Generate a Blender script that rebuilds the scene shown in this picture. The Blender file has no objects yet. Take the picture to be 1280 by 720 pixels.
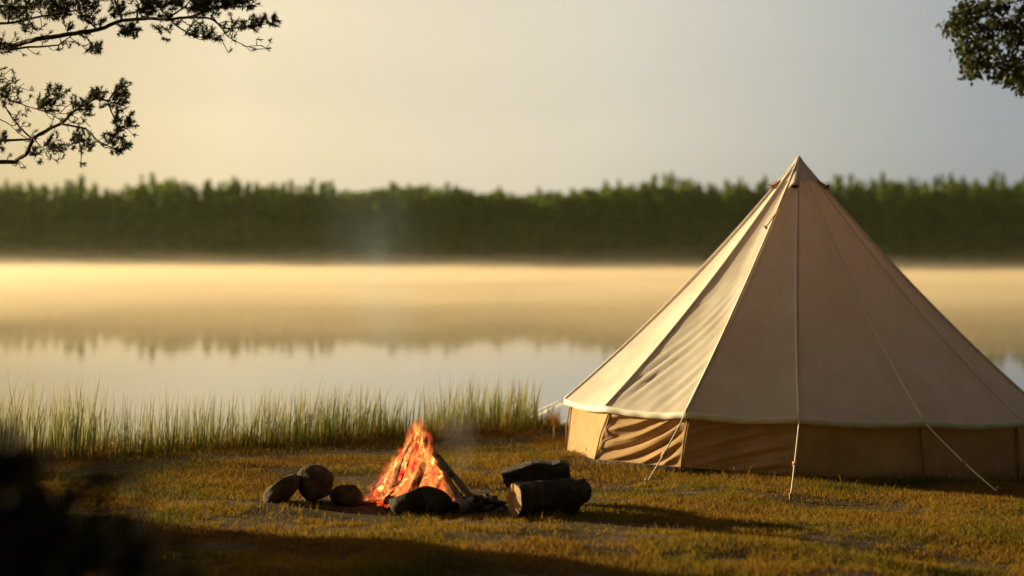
import bpy, math, random
import numpy as np
from mathutils import Vector, Matrix
R = math.radians
rnd = random.Random(7)
rng = np.random.default_rng(11)
sc = bpy.context.scene
COL = sc.collection
F = 2450.0            # focal length in photo pixels (1280 wide)
CAMZ = 1.65
WATER = -0.30
FAR = 480.0

# ------------------------------------------------------------------ camera
cam = bpy.data.cameras.new('camera'); camo = bpy.data.objects.new('camera', cam); COL.objects.link(camo)
cam.sensor_width = 36; cam.lens = F * 36 / 1280
cam.clip_start = 0.1; cam.clip_end = 9000
pitch = math.atan(34 / F)
M = Matrix.Translation((0, 0, CAMZ)) @ Matrix.Rotation(math.pi / 2 - pitch, 4, 'X') @ Matrix.Rotation(R(0.33), 4, 'Z')
camo.matrix_world = M
cam.dof.use_dof = True; cam.dof.focus_distance = 14.0; cam.dof.aperture_fstop = 1.25
sc.camera = camo

def at(px, py, d):
    return M @ Vector(((px - 640) / F * d, -(py - 360) / F * d, -d))

# ------------------------------------------------------------------ helpers
def tag(o, label=None, cat=None, group=None, kind=None):
    if label: o['label'] = label
    if cat: o['category'] = cat
    if group: o['group'] = group
    if kind: o['kind'] = kind
    return o

def link(name, me, mat=None, parent=None):
    o = bpy.data.objects.new(name, me); COL.objects.link(o)
    if mat and not me.materials:
        me.materials.append(mat)
    if parent:
        o.parent = parent
        o.matrix_parent_inverse = Matrix.Translation(-Vector(parent.location))
    return o

def empty(name, loc):
    o = bpy.data.objects.new(name, None); COL.objects.link(o)
    o.location = loc; o.empty_display_size = 0.2
    return o

def arr_mesh(name, V, quads=None, tris=None, smooth=False):
    me = bpy.data.meshes.new(name)
    V = np.asarray(V, dtype=np.float32)
    nq = 0 if quads is None else len(quads); nt = 0 if tris is None else len(tris)
    me.vertices.add(len(V)); me.vertices.foreach_set('co', V.ravel())
    li = []
    if nq: li.append(np.asarray(quads, dtype=np.int32).ravel())
    if nt: li.append(np.asarray(tris, dtype=np.int32).ravel())
    li = np.concatenate(li)
    me.loops.add(len(li)); me.loops.foreach_set('vertex_index', li)
    me.polygons.add(nq + nt)
    st = np.concatenate([np.arange(nq) * 4, nq * 4 + np.arange(nt) * 3]).astype(np.int32)
    me.polygons.foreach_set('loop_start', st)
    me.polygons.foreach_set('use_smooth', np.full(nq + nt, smooth))
    me.update(calc_edges=True)
    return me

class MB:
    def __init__(s): s.v = []; s.f = []; s.mi = []
    def face(s, *idx, m=0): s.f.append(idx); s.mi.append(m)
    def tube(s, pts, rad, n=6, cap=True, m=0, sq=1.0):
        pts = [Vector(p) for p in pts]; rings = []
        if not hasattr(rad, '__len__'): rad = [rad] * len(pts)
        up = None
        for i, p in enumerate(pts):
            t = (pts[min(i + 1, len(pts) - 1)] - pts[max(i - 1, 0)])
            if t.length < 1e-9: t = Vector((0, 0, 1))
            t.normalize()
            if up is None:
                up = Vector((0, 0, 1)) if abs(t.z) < .9 else Vector((0, 1, 0))
            a = (up - t * up.dot(t)).normalized(); b = t.cross(a); up = a
            k = len(s.v); rings.append(k)
            for j in range(n):
                an = 2 * math.pi * j / n
                s.v.append(p + (a * math.cos(an) * sq + b * math.sin(an)) * rad[i])
        for i in range(len(rings) - 1):
            for j in range(n):
                s.face(rings[i] + j, rings[i] + (j + 1) % n, rings[i + 1] + (j + 1) % n, rings[i + 1] + j, m=m)
        if cap:
            s.face(*[rings[0] + n - 1 - j for j in range(n)], m=m)
            s.face(*[rings[-1] + j for j in range(n)], m=m)
    def box(s, c, hx, hy, hz, rot=None, m=0):
        k = len(s.v); c = Vector(c)
        for x in (-1, 1):
            for y in (-1, 1):
                for z in (-1, 1):
                    v = Vector((x * hx, y * hy, z * hz))
                    if rot: v = rot @ v
                    s.v.append(c + v)
        for f in ((0, 1, 3, 2), (4, 6, 7, 5), (0, 4, 5, 1), (2, 3, 7, 6), (0, 2, 6, 4), (1, 5, 7, 3)):
            s.face(*[k + i for i in f], m=m)
    def build(s, name, mats, parent=None, smooth=True):
        me = bpy.data.meshes.new(name)
        me.from_pydata([tuple(v) for v in s.v], [], s.f)
        mats = mats if isinstance(mats, (list, tuple)) else [mats]
        for m in mats: me.materials.append(m)
        me.polygons.foreach_set('material_index', s.mi)
        me.polygons.foreach_set('use_smooth', [smooth] * len(s.f))
        me.update()
        return link(name, me, None, parent)

# cheap smooth noise (numpy and scalar)
_ph = np.random.default_rng(3).uniform(0, 6.28, (8, 12)); _dr = np.random.default_rng(4).normal(size=(8, 12, 2))
_dr /= np.linalg.norm(_dr, axis=2, keepdims=True)
def nz(x, y, scale=1.0, seed=0):
    x = np.asarray(x, float) / scale; y = np.asarray(y, float) / scale
    t = 0
    for i in range(12):
        f = 1.0 + i * .27
        t = t + np.sin((x * _dr[seed % 8, i, 0] + y * _dr[seed % 8, i, 1]) * f + _ph[seed % 8, i] + seed) / (1 + .12 * i)
    return t / 4.0

def sstep(a, b, x):
    t = np.clip((np.asarray(x, float) - a) / (b - a), 0, 1)
    return t * t * (3 - 2 * t)

def crest(x):
    x = np.asarray(x, float)
    lin = 18.1 + .83 * x
    v = 21.0 - np.log1p(np.exp((21.0 - lin) * 1.2)) / 1.2
    v = 12.0 + np.log1p(np.exp((v - 12.0) * 1.0)) / 1.0
    return v + .12 * np.sin(x * 2.3)

def land(x, y):
    x = np.asarray(x, float); y = np.asarray(y, float)
    z = .085 - .037 * np.log1p(np.exp(3 * x)) / 3
    z = z + .022 * nz(x, y, .55, 1) + .03 * nz(x, y, 1.3, 2)
    near = 1 - sstep(10.6, 12.4, y)
    z = z + near * (.045 * nz(x * .6, y, .33, 3))
    z = np.maximum(z, -.18)
    return z
def ground(x, y):
    x = np.asarray(x, float); y = np.asarray(y, float)
    c = crest(x)
    L = land(x, y)
    t = sstep(c - .2, c + 1.6, y)
    z = L * (1 - t) + (-.42) * t
    t2 = sstep(c + 1.5, c + 8, y)
    z = z - 1.4 * t2
    t3 = sstep(FAR - 12, FAR + 4, y)
    z = z * (1 - t3) + (.35 + .3 * nz(x, y, 30, 5)) * t3
    z = z + 7 * sstep(FAR + 25, FAR + 60, y)
    t4 = sstep(260, 420, np.abs(x))
    z = np.where(y > c + 8, z * (1 - t4) + .3 * t4, z)
    return z
def G(x, y): return float(ground(x, y))

# ------------------------------------------------------------------ material helper
def mat(name):
    m = bpy.data.materials.new(name); m.use_nodes = True
    nt = m.node_tree; nt.nodes.clear()
    out = nt.nodes.new('ShaderNodeOutputMaterial')
    return m, nt, out
def N(nt, t, **kw):
    n = nt.nodes.new('ShaderNode' + t)
    for k, v in kw.items():
        if k in n.inputs.keys(): n.inputs[k].default_value = v
        else: setattr(n, k, v)
    return n
def L(nt, a, b): nt.links.new(a, b)
def ramp(nt, fac, stops):
    r = nt.nodes.new('ShaderNodeValToRGB')
    while len(r.color_ramp.elements) < len(stops): r.color_ramp.elements.new(.5)
    for e, (p, c) in zip(r.color_ramp.elements, stops):
        e.position = p; e.color = (*c, 1) if len(c) == 3 else c
    L(nt, fac, r.inputs[0]); return r.outputs[0]
def noise(nt, scale, detail=3, vec=None, rough=.5):
    n = N(nt, 'TexNoise'); n.inputs['Scale'].default_value = scale; n.inputs['Detail'].default_value = detail
    n.inputs['Roughness'].default_value = rough
    if vec is None:
        vec = N(nt, 'NewGeometry').outputs['Position']
    L(nt, vec, n.inputs['Vector']); return n.outputs['Fac']
def scaled(nt, s):
    g = N(nt, 'NewGeometry'); mp = N(nt, 'Mapping'); mp.inputs['Scale'].default_value = s
    L(nt, g.outputs['Position'], mp.inputs['Vector']); return mp.outputs[0]
def bump(nt, h, strength, dist):
    b = N(nt, 'Bump'); b.inputs['Strength'].default_value = strength; b.inputs['Distance'].default_value = dist
    L(nt, h, b.inputs['Height']); return b.outputs[0]

def simple(name, stops, nscale=8, rough=.8, bs=0, bscale=40, bd=.01, trans=0, tcol=None, vec=None):
    m, nt, out = mat(name)
    v = scaled(nt, vec) if vec else None
    c = ramp(nt, noise(nt, nscale, 4, v), stops)
    p = N(nt, 'BsdfPrincipled', Roughness=rough); L(nt, c, p.inputs['Base Color'])
    p.inputs['Specular IOR Level'].default_value = .25
    if bs: L(nt, bump(nt, noise(nt, bscale, 5, v), bs, bd), p.inputs['Normal'])
    s = p.outputs[0]
    if trans:
        t = N(nt, 'BsdfTranslucent')
        if tcol: t.inputs[0].default_value = (*tcol, 1)
        else: L(nt, c, t.inputs[0])
        mx = N(nt, 'MixShader'); mx.inputs[0].default_value = trans
        L(nt, s, mx.inputs[1]); L(nt, t.outputs[0], mx.inputs[2]); s = mx.outputs[0]
    L(nt, s, out.inputs[0]); return m

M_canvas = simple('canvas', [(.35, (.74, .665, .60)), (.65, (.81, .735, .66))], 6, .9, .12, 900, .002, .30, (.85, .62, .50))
M_wall = simple('canvas_wall_shaded', [(.35, (.41, .255, .125)), (.65, (.50, .315, .155))], 5, .9, .12, 900, .002, .06, (.7, .30, .10))  # same canvas, base colour darkened to carry the shade under the eave
def weather(m, lo, hi, col):
    nt = m.node_tree; p = [n for n in nt.nodes if n.type == 'BSDF_PRINCIPLED'][0]
    src = p.inputs['Base Color'].links[0].from_socket
    big = ramp(nt, noise(nt, 1.7, 6, rough=.65), [(.35, (.86, .83, .78)), (.6, (1, 1, 1))])
    m1 = N(nt, 'MixRGB', blend_type='MULTIPLY'); m1.inputs[0].default_value = 1; L(nt, src, m1.inputs[1]); L(nt, big, m1.inputs[2])
    g = N(nt, 'NewGeometry'); sx = N(nt, 'SeparateXYZ'); L(nt, g.outputs['Position'], sx.inputs[0])
    a = N(nt, 'Math', operation='MULTIPLY_ADD'); L(nt, noise(nt, 7, 5, rough=.7), a.inputs[0]); a.inputs[1].default_value = .22; L(nt, sx.outputs[2], a.inputs[2])
    mr_ = N(nt, 'MapRange'); L(nt, a.outputs[0], mr_.inputs[0]); mr_.inputs[1].default_value = hi; mr_.inputs[2].default_value = lo; mr_.inputs[3].default_value = 0; mr_.inputs[4].default_value = .7
    m2 = N(nt, 'MixRGB'); L(nt, mr_.outputs[0], m2.inputs[0]); L(nt, m1.outputs[0], m2.inputs[1]); m2.inputs[2].default_value = (*col, 1)
    L(nt, m2.outputs[0], p.inputs['Base Color'])
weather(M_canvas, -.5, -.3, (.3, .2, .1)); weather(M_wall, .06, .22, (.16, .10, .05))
M_tape = simple('seam_tape', [(.3, (.76, .70, .60)), (.7, (.82, .76, .66))], 20, .8)
M_rust = simple('vent_lining', [(.3, (.45, .2, .08)), (.7, (.5, .25, .12))], 20, .8, trans=.3)
M_rope = simple('rope', [(.3, (.62, .56, .44)), (.7, (.72, .66, .52))], 60, .8)
M_peg = simple('peg_wood', [(.3, (.35, .2, .1)), (.7, (.5, .3, .16))], 40, .8)
M_rock = simple('dark_stone', [(.25, (.010, .008, .006)), (.5, (.028, .020, .014)), (.75, (.09, .06, .035))], 9, .85, .9, 14, .03)
M_rock2 = simple('brown_stone', [(.25, (.025, .016, .009)), (.5, (.07, .044, .024)), (.75, (.16, .10, .05))], 9, .85, .9, 14, .03)
M_soot = simple('black_stone', [(.3, (.006, .006, .007)), (.7, (.018, .015, .013))], 5, .9, .6, 9, .03)
M_bark = simple('log_bark', [(.3, (.018, .012, .009)), (.55, (.05, .033, .022)), (.8, (.13, .085, .05))], 14, .9, 1., 22, .03)
M_cut = simple('cut_wood', [(.3, (.30, .18, .075)), (.7, (.48, .31, .14))], 18, .85, .5, 30, .01)
M_char = simple('charred_wood', [(.35, (.008, .008, .009)), (.6, (.022, .021, .022)), (.8, (.11, .105, .10))], 26, .6, 1., 50, .02)
M_greywood = simple('weathered_wood', [(.35, (.10, .075, .055)), (.7, (.36, .28, .2))], 25, .8, .8, 30, .01)
M_pinebark = simple('pine_bark', [(.35, (.03, .018, .012)), (.7, (.085, .05, .03))], 12, .9, .8, 18, .03)
M_needle = simple('pine_needles', [(.35, (.022, .028, .008)), (.7, (.05, .05, .014))], 4, .7, trans=.2)
M_oak = simple('oak_leaves', [(.3, (.022, .03, .008)), (.6, (.045, .048, .013)), (.85, (.10, .045, .02))], 3, .6, trans=.3)
M_forest = simple('forest_foliage', [(.3, (.055, .105, .012)), (.55, (.12, .165, .018)), (.8, (.19, .20, .024))], .16, .8, trans=.5)
M_forestbark = simple('forest_bark', [(.3, (.05, .035, .025)), (.7, (.09, .06, .04))], 2, .9)

# ground
def ground_mat():
    m, nt, out = mat('ground')
    n1 = noise(nt, 1.1, 5); n2 = noise(nt, 9, 5, rough=.65)
    a = ramp(nt, n2, [(.3, (.045, .028, .014)), (.5, (.12, .078, .042)), (.7, (.20, .14, .07))])
    b = ramp(nt, n2, [(.3, (.040, .027, .010)), (.7, (.11, .075, .030))])
    mx = N(nt, 'MixRGB'); L(nt, ramp(nt, n1, [(.42, (0, 0, 0)), (.6, (1, 1, 1))]), mx.inputs[0]); L(nt, a, mx.inputs[1]); L(nt, b, mx.inputs[2])
    p = N(nt, 'BsdfPrincipled', Roughness=.95); p.inputs['Specular IOR Level'].default_value = .1
    L(nt, mx.outputs[0], p.inputs['Base Color'])
    L(nt, bump(nt, noise(nt, 28, 6, rough=.7), .9, .04), p.inputs['Normal'])
    L(nt, p.outputs[0], out.inputs[0]); return m
M_ground = ground_mat()

def grass_mat(name, stops, trans=.45):
    m, nt, out = mat(name)
    r = N(nt, 'NewGeometry').outputs['Random Per Island']
    big = noise(nt, .9, 4)
    mth = N(nt, 'Math', operation='MULTIPLY_ADD'); L(nt, r, mth.inputs[0]); mth.inputs[1].default_value = .40
    b2 = N(nt, 'Math', operation='MULTIPLY_ADD'); L(nt, big, b2.inputs[0]); b2.inputs[1].default_value = 2.0; b2.inputs[2].default_value = -.48; L(nt, b2.outputs[0], mth.inputs[2])
    c = ramp(nt, mth.outputs[0], stops)
    p = N(nt, 'BsdfPrincipled', Roughness=.6); L(nt, c, p.inputs['Base Color']); p.inputs['Specular IOR Level'].default_value = .2
    t = N(nt, 'BsdfTranslucent'); L(nt, c, t.inputs[0])
    mx = N(nt, 'MixShader'); mx.inputs[0].default_value = trans
    L(nt, p.outputs[0], mx.inputs[1]); L(nt, t.outputs[0], mx.inputs[2]); L(nt, mx.outputs[0], out.inputs[0])
    return m
M_grass = grass_mat('turf', [(.28, (.05, .055, .007)), (.45, (.13, .115, .012)), (.68, (.26, .16, .016)), (.88, (.33, .17, .022)), (1., (.18, .09, .02))])
def reed_mat():
    m, nt, out = mat('reed')
    g = N(nt, 'NewGeometry'); sx = N(nt, 'SeparateXYZ'); L(nt, g.outputs['Position'], sx.inputs[0])
    h = N(nt, 'MapRange'); L(nt, sx.outputs[2], h.inputs[0]); h.inputs[1].default_value = -.2; h.inputs[2].default_value = .65
    ad = N(nt, 'Math', operation='MULTIPLY_ADD'); L(nt, g.outputs['Random Per Island'], ad.inputs[0]); ad.inputs[1].default_value = .5; L(nt, h.outputs[0], ad.inputs[2])
    c = ramp(nt, ad.outputs[0], [(.1, (.07, .09, .018)), (.5, (.11, .135, .03)), (.85, (.22, .23, .07)), (1.1, (.45, .40, .22))])
    p = N(nt, 'BsdfPrincipled', Roughness=.6); L(nt, c, p.inputs['Base Color']); p.inputs['Specular IOR Level'].default_value = .2
    t = N(nt, 'BsdfTranslucent'); L(nt, c, t.inputs[0])
    mx = N(nt, 'MixShader'); mx.inputs[0].default_value = .4
    L(nt, p.outputs[0], mx.inputs[1]); L(nt, t.outputs[0], mx.inputs[2]); L(nt, mx.outputs[0], out.inputs[0]); return m
M_reed = reed_mat()

# water
def water_mat():
    m, nt, out = mat('lake_water')
    p = N(nt, 'BsdfPrincipled', Roughness=.03, IOR=1.33)
    p.inputs['Base Color'].default_value = (.035, .032, .022, 1)
    p.inputs['Specular IOR Level'].default_value = .8
    n = noise(nt, 1.0, 3, scaled(nt, (.5, 1.6, 1)))
    L(nt, bump(nt, n, .10, .012), p.inputs['Normal'])
    L(nt, p.outputs[0], out.inputs[0]); return m
M_water = water_mat()

def vol_mat(name, dens, col, aniso):
    m, nt, out = mat(name)
    v = N(nt, 'VolumePrincipled'); v.inputs['Density'].default_value = dens
    v.inputs['Color'].default_value = (*col, 1); v.inputs['Anisotropy'].default_value = aniso
    L(nt, v.outputs[0], out.inputs['Volume']); return m

# ------------------------------------------------------------------ world and sun
SUN_AZ, SUN_EL = 63.0, 11.0         # degrees left of straight ahead; above the horizon
S = Vector((-math.sin(R(SUN_AZ)) * math.cos(R(SUN_EL)), math.cos(R(SUN_AZ)) * math.cos(R(SUN_EL)), math.sin(R(SUN_EL))))
w = bpy.data.worlds.new('World'); sc.world = w; w.use_nodes = True
nt = w.node_tree; nt.nodes.clear()
wo = nt.nodes.new('ShaderNodeOutputWorld'); bg = nt.nodes.new('ShaderNodeBackground')
sky = nt.nodes.new('ShaderNodeTexSky'); sky.sky_type = 'NISHITA'; sky.sun_disc = False
sky.sun_elevation = R(SUN_EL); sky.sun_rotation = R(-SUN_AZ) % (2 * math.pi)
sky.air_density = 1.0; sky.dust_density = 3.0; sky.ozone_density = 1.0
tc = nt.nodes.new('ShaderNodeTexCoord')
nrm = N(nt, 'VectorMath', operation='NORMALIZE'); L(nt, tc.outputs['Generated'], nrm.inputs[0])
dt = N(nt, 'VectorMath', operation='DOT_PRODUCT'); L(nt, nrm.outputs[0], dt.inputs[0]); dt.inputs[1].default_value = S
mr = N(nt, 'MapRange'); L(nt, dt.outputs['Value'], mr.inputs[0]); mr.inputs[1].default_value = -1; mr.inputs[2].default_value = 1
# thin high cloud veil of the morning sky: warm towards the sun, grey away from it
veil = ramp(nt, mr.outputs[0], [(0, (1.5, 1.5, 1.5)), (.48, (2.0, 1.95, 1.9)), (.62, (3.6, 3.95, 4.4)), (.71, (8.0, 7.25, 6.0)), (.79, (9.8, 8.1, 5.4)), (.845, (6.6, 5.0, 2.8)), (1, (12, 8, 3.5))])
cl = N(nt, 'TexNoise'); mp = N(nt, 'Mapping'); mp.inputs['Scale'].default_value = (1.2, 1.2, 7); L(nt, nrm.outputs[0], mp.inputs[0]); L(nt, mp.outputs[0], cl.inputs['Vector'])
cl.inputs['Scale'].default_value = 1.6; cl.inputs['Detail'].default_value = 3
clr = ramp(nt, cl.outputs['Fac'], [(.3, (.9, .91, .93)), (.7, (1.06, 1.05, 1.03))])
mul = N(nt, 'MixRGB', blend_type='MULTIPLY'); mul.inputs[0].default_value = 1; L(nt, veil, mul.inputs[1]); L(nt, clr, mul.inputs[2])
mix = N(nt, 'MixRGB'); mix.inputs[0].default_value = .75; L(nt, sky.outputs[0], mix.inputs[1]); L(nt, mul.outputs[0], mix.inputs[2])
sz_ = N(nt, 'SeparateXYZ'); L(nt, nrm.outputs[0], sz_.inputs[0])
el = ramp(nt, sz_.outputs[2], [(.14, (1, 1, 1)), (.35, (.55, .53, .52)), (1, (.32, .31, .32))])
mu2 = N(nt, 'MixRGB', blend_type='MULTIPLY'); mu2.inputs[0].default_value = 1; L(nt, mix.outputs[0], mu2.inputs[1]); L(nt, el, mu2.inputs[2])
L(nt, mu2.outputs[0], bg.inputs[0]); bg.inputs[1].default_value = .05
L(nt, bg.outputs[0], wo.inputs[0])
sl = bpy.data.lights.new('sun', 'SUN'); slo = bpy.data.objects.new('sun', sl); COL.objects.link(slo)
sl.energy = 5.0; sl.angle = R(.5); sl.color = (1, .81, .44)
slo.rotation_euler = (-S).to_track_quat('-Z', 'Y').to_euler(); slo.location = (-20, 20, 12)

sc.view_settings.view_transform = 'Standard'; sc.view_settings.look = 'None'
sc.view_settings.exposure = 1.1; sc.view_settings.gamma = 1
sc.cycles.use_denoising = True
sc.cycles.max_bounces = 8; sc.cycles.transparent_max_bounces = 24; sc.cycles.volume_bounces = 2
sc.cycles.sample_clamp_indirect = 6

# ------------------------------------------------------------------ ground, water, mist
def axis(parts):
    a = []
    for lo, hi, st in parts: a += list(np.arange(lo, hi, st))
    return np.array(a + [parts[-1][1]])
xs = axis([(-4000, -1000, 500), (-1000, -200, 60), (-200, -40, 10), (-40, -12, 2), (-12, -6, .4), (-6, 7, .07), (7, 12, .4), (12, 40, 2), (40, 200, 10), (200, 1000, 60), (1000, 4000, 500)])
ys = axis([(-3000, -300, 450), (-300, -20, 20), (-20, 6, 1), (6, 9, .15), (9, 22, .07), (22, 40, .5), (40, 460, 15), (460, 500, 2), (500, 900, 40), (900, 6000, 600)])
X, Y = np.meshgrid(xs, ys); Z = ground(X, Y)
nx, ny = len(xs), len(ys)
idx = np.arange(nx * ny).reshape(ny, nx)
q = np.stack([idx[:-1, :-1], idx[:-1, 1:], idx[1:, 1:], idx[1:, :-1]], -1).reshape(-1, 4)
me = arr_mesh('ground', np.stack([X, Y, Z], -1).reshape(-1, 3), q, smooth=True)
tag(link('ground', me, M_ground), 'uneven brown and green meadow ground sloping to the lake', 'ground', kind='structure')
V = [(-900, 12, WATER), (900, 12, WATER), (900, FAR + 30, WATER), (-900, FAR + 30, WATER)]
me = arr_mesh('lake_water', V, [(0, 1, 2, 3)])
tag(link('lake_water', me, M_water), 'calm lake water mirroring the forest and the pale sky', 'lake', kind='structure')

def vbox(name, x0, x1, y0, y1, z0, z1, m, label):
    b = MB(); b.box(((x0 + x1) / 2, (y0 + y1) / 2, (z0 + z1) / 2), (x1 - x0) / 2, (y1 - y0) / 2, (z1 - z0) / 2)
    return tag(b.build(name, m, smooth=False), label, 'mist', kind='stuff')
def mist_sheet():
    xs_ = np.arange(-330, 331, 6.0); ys_ = np.concatenate([np.arange(34, 90, 4.0), np.arange(90, FAR - 4, 9.0), [FAR - 3]])
    XX, YY = np.meshgrid(xs_, ys_)
    top = .42 + .30 * nz(XX, YY * .45, 9, 2) + .16 * nz(XX, YY * .5, 3.5, 4)
    top = np.clip(top, -.05, 1.15)
    top = (WATER + .06) + (top - WATER - .06) * np.clip((YY - 36 - 4 * nz(XX, YY, 7, 1)) / 24, .03, 1)
    nx_, ny_ = len(xs_), len(ys_); n_ = nx_ * ny_
    T = np.stack([XX, YY, top], -1).reshape(-1, 3); B = np.stack([XX, YY, np.full_like(XX, WATER + .03)], -1).reshape(-1, 3)
    i = np.arange(n_).reshape(ny_, nx_); q = np.stack([i[:-1, :-1], i[:-1, 1:], i[1:, 1:], i[1:, :-1]], -1).reshape(-1, 4)
    rim = np.concatenate([i[0, :], i[1:, -1], i[-1, -2::-1], i[-2:0:-1, 0]]); r2 = np.roll(rim, -1)
    side = np.stack([rim + n_, r2 + n_, r2, rim], -1)
    me = arr_mesh('mist', np.concatenate([T, B]), np.concatenate([q, q[:, ::-1] + n_, side]))
    tag(link('mist', me, vol_mat('mist', .018, (.88, .72, .53), .40)), 'dense golden morning mist lying low on the far half of the lake', 'mist', kind='stuff')
mist_sheet()
words = ('lowest and densest', 'second lowest', 'third', 'fourth', 'fifth', 'sixth', 'seventh', 'topmost and thinnest')
for q_, (top_, den_) in enumerate(((1.0, .0042), (1.5, .0026), (2.2, .0015), (3.1, .0007), (4.2, .0003), (5.6, .0002), (7.4, .00013), (9.8, .0001))):
    hb_ = MB(); xs_ = np.arange(-300, 301, 7.0)
    y0_, y1_ = 395 + q_ * 4, FAR - 2 - q_ * .8
    for x_ in xs_:
        h_ = top_ + (.15 + .2 * q_) * float(nz(x_ + q_ * 13, q_ * 3.0, 16, q_)) + (.05 + .04 * q_) * float(nz(x_, q_, 5, q_))
        for (yy_, zz_) in ((y0_, .56 + q_ * .01), (y1_, .56 + q_ * .01), (y1_, max(h_, .8)), (y0_, max(h_, .8))): hb_.v.append(Vector((x_, yy_, zz_)))
    for i in range(len(xs_) - 1):
        for j in range(4): hb_.face(i * 4 + j, i * 4 + (j + 1) % 4, i * 4 + 4 + (j + 1) % 4, i * 4 + 4 + j)
    hb_.face(3, 2, 1, 0); hb_.face(*[len(hb_.v) - 4 + j for j in range(4)])
    tag(hb_.build('mist', vol_mat('thin_mist', den_, (1, .86, .74), .4), smooth=False), 'wispy mist at the feet of the far forest, ' + words[q_] + ' layer', 'mist', 'mist layers before the far forest', 'stuff')

vbox('haze', -800, 800, -90, 980, -5, 45, vol_mat('air_haze', .00006, (.9, 1, .55), .45), 'faint warm morning haze filling the air over the lake')

# ------------------------------------------------------------------ far forest
prof = [(-400, 232), (0, 226), (60, 228), (100, 226), (150, 232), (200, 219), (240, 232), (300, 226), (360, 232), (400, 228), (440, 236), (520, 226), (570, 230), (610, 236), (650, 240), (690, 236), (740, 230), (800, 226), (840, 219), (890, 226), (940, 224), (1050, 226), (1080, 221), (1150, 222), (1220, 220), (1280, 222), (1700, 224)]
def forest(name, label, prof, x0, x1, FARY, rows, top_of, sz=1.0):
    C = []; SZ = []; tr = MB(); spire = []
    px = np.array([p[0] for p in prof]); py = np.array([p[1] for p in prof])
    for row in range(rows):
        y = FARY + row * 5.5
        x = x0
        while x < x1:
            x += rng.uniform(1.9, 3.7)
            yy = y + rng.uniform(-2, 2)
            p = 640 + x / yy * F
            top = top_of(p, px, py, yy)
            base = G(x, yy)
            con = rng.random() < (.8 if p < 420 or p > 800 else .35)
            h = (top - base) * rng.uniform(.84, 1.0) * (1.0 if con else .95)
            if con and rng.random() < .3: h *= 1.07
            n = 360 if row < 3 else 220
            t = rng.uniform(0, 1, n)
            if con:
                rad = (1 - t) ** 1.0 * h * rng.uniform(.19, .27) + .15
                rad = rad * (.75 + .25 * np.sin(t * 40 + rng.uniform(0, 6)))
            else:
                rad = np.sqrt(np.clip(1 - ((t - .5) / .52) ** 2, .02, 1)) * h * rng.uniform(.16, .21)
            an = rng.uniform(0, 6.283, n); rr = rad * np.sqrt(rng.uniform(.25, 1, n))
            c = np.stack([x + rr * np.cos(an), yy + rr * np.sin(an), base + t * h], -1)
            C.append(c); SZ.append(sz * rng.uniform(.4, 1.15, n) * (1.1 - .5 * t if con else 1))
            tr.tube([(x, yy, base - .5), (x + rng.uniform(-.2, .2), yy, base + h * .5), (x, yy, base + h * .97)], [.22, .15, .03], 5)
    C = np.concatenate(C); s = np.concatenate(SZ)[:, None]
    n = len(C)
    a = rng.normal(size=(n, 3)); a /= np.linalg.norm(a, axis=1, keepdims=True)
    b = rng.normal(size=(n, 3)); b -= a * (a * b).sum(1, keepdims=True); b /= np.linalg.norm(b, axis=1, keepdims=True)
    V = np.stack([C - a * s - b * s * .5, C + a * s - b * s * .3, C + a * s * .6 + b * s * .8, C - a * s * .7 + b * s * .6], 1).reshape(-1, 3)
    q = np.arange(n * 4).reshape(-1, 4)
    tv = np.array([tuple(v) for v in tr.v]); 
    quads = [f for f in tr.f if len(f) == 4]; off = len(V)
    me = arr_mesh(name, np.concatenate([V, tv]), np.concatenate([q, np.array(quads) + off]))
    me.materials.append(M_forest); me.materials.append(M_forestbark)
    mi = np.zeros(len(me.polygons), dtype=np.int32); mi[n:] = 1; me.polygons.foreach_set('material_index', mi)
    tag(link(name, me), label, 'forest', kind='stuff')
forest('forest', 'dark green far-off mixed forest along the opposite lake shore', prof, -190, 190, FAR + 3, 7, lambda p, px, py, yy: at(p, float(np.interp(p, px, py)), yy).z)
forest('light_block_trees', 'unseen trees added behind the camera to block low sky light', prof, -75, 85, -26, 4, lambda p, px, py, yy: 19.0)  # out-of-view trees added to keep low sky light off the camp

# ------------------------------------------------------------------ blades
def blades(name, P, h, wd, lean, m, label, cat, bend=1.0, tip=0.0):
    n = len(P); az = rng.uniform(0, 6.283, n)
    side = np.stack([np.cos(az), np.sin(az) * .5, np.zeros(n)], -1) * (wd / 2)[:, None]
    mid = P + lean * .35 + np.array([0, 0, 1]) * (h * .55)[:, None]
    top = P + lean * bend + np.array([0, 0, 1]) * (h * (1 - .15 * np.linalg.norm(lean, axis=1) / np.maximum(h, .01)))[:, None]
    V = np.stack([P - side, P + side, mid - side * .8, mid + side * .8, top], 1).reshape(-1, 3)
    k = np.arange(n)[:, None] * 5
    q = k + np.array([[0, 1, 3, 2]]); t = k + np.array([[2, 3, 4]])
    me = arr_mesh(name, V, q, t)
    return tag(link(name, me, m), label, cat, kind='stuff')

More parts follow.
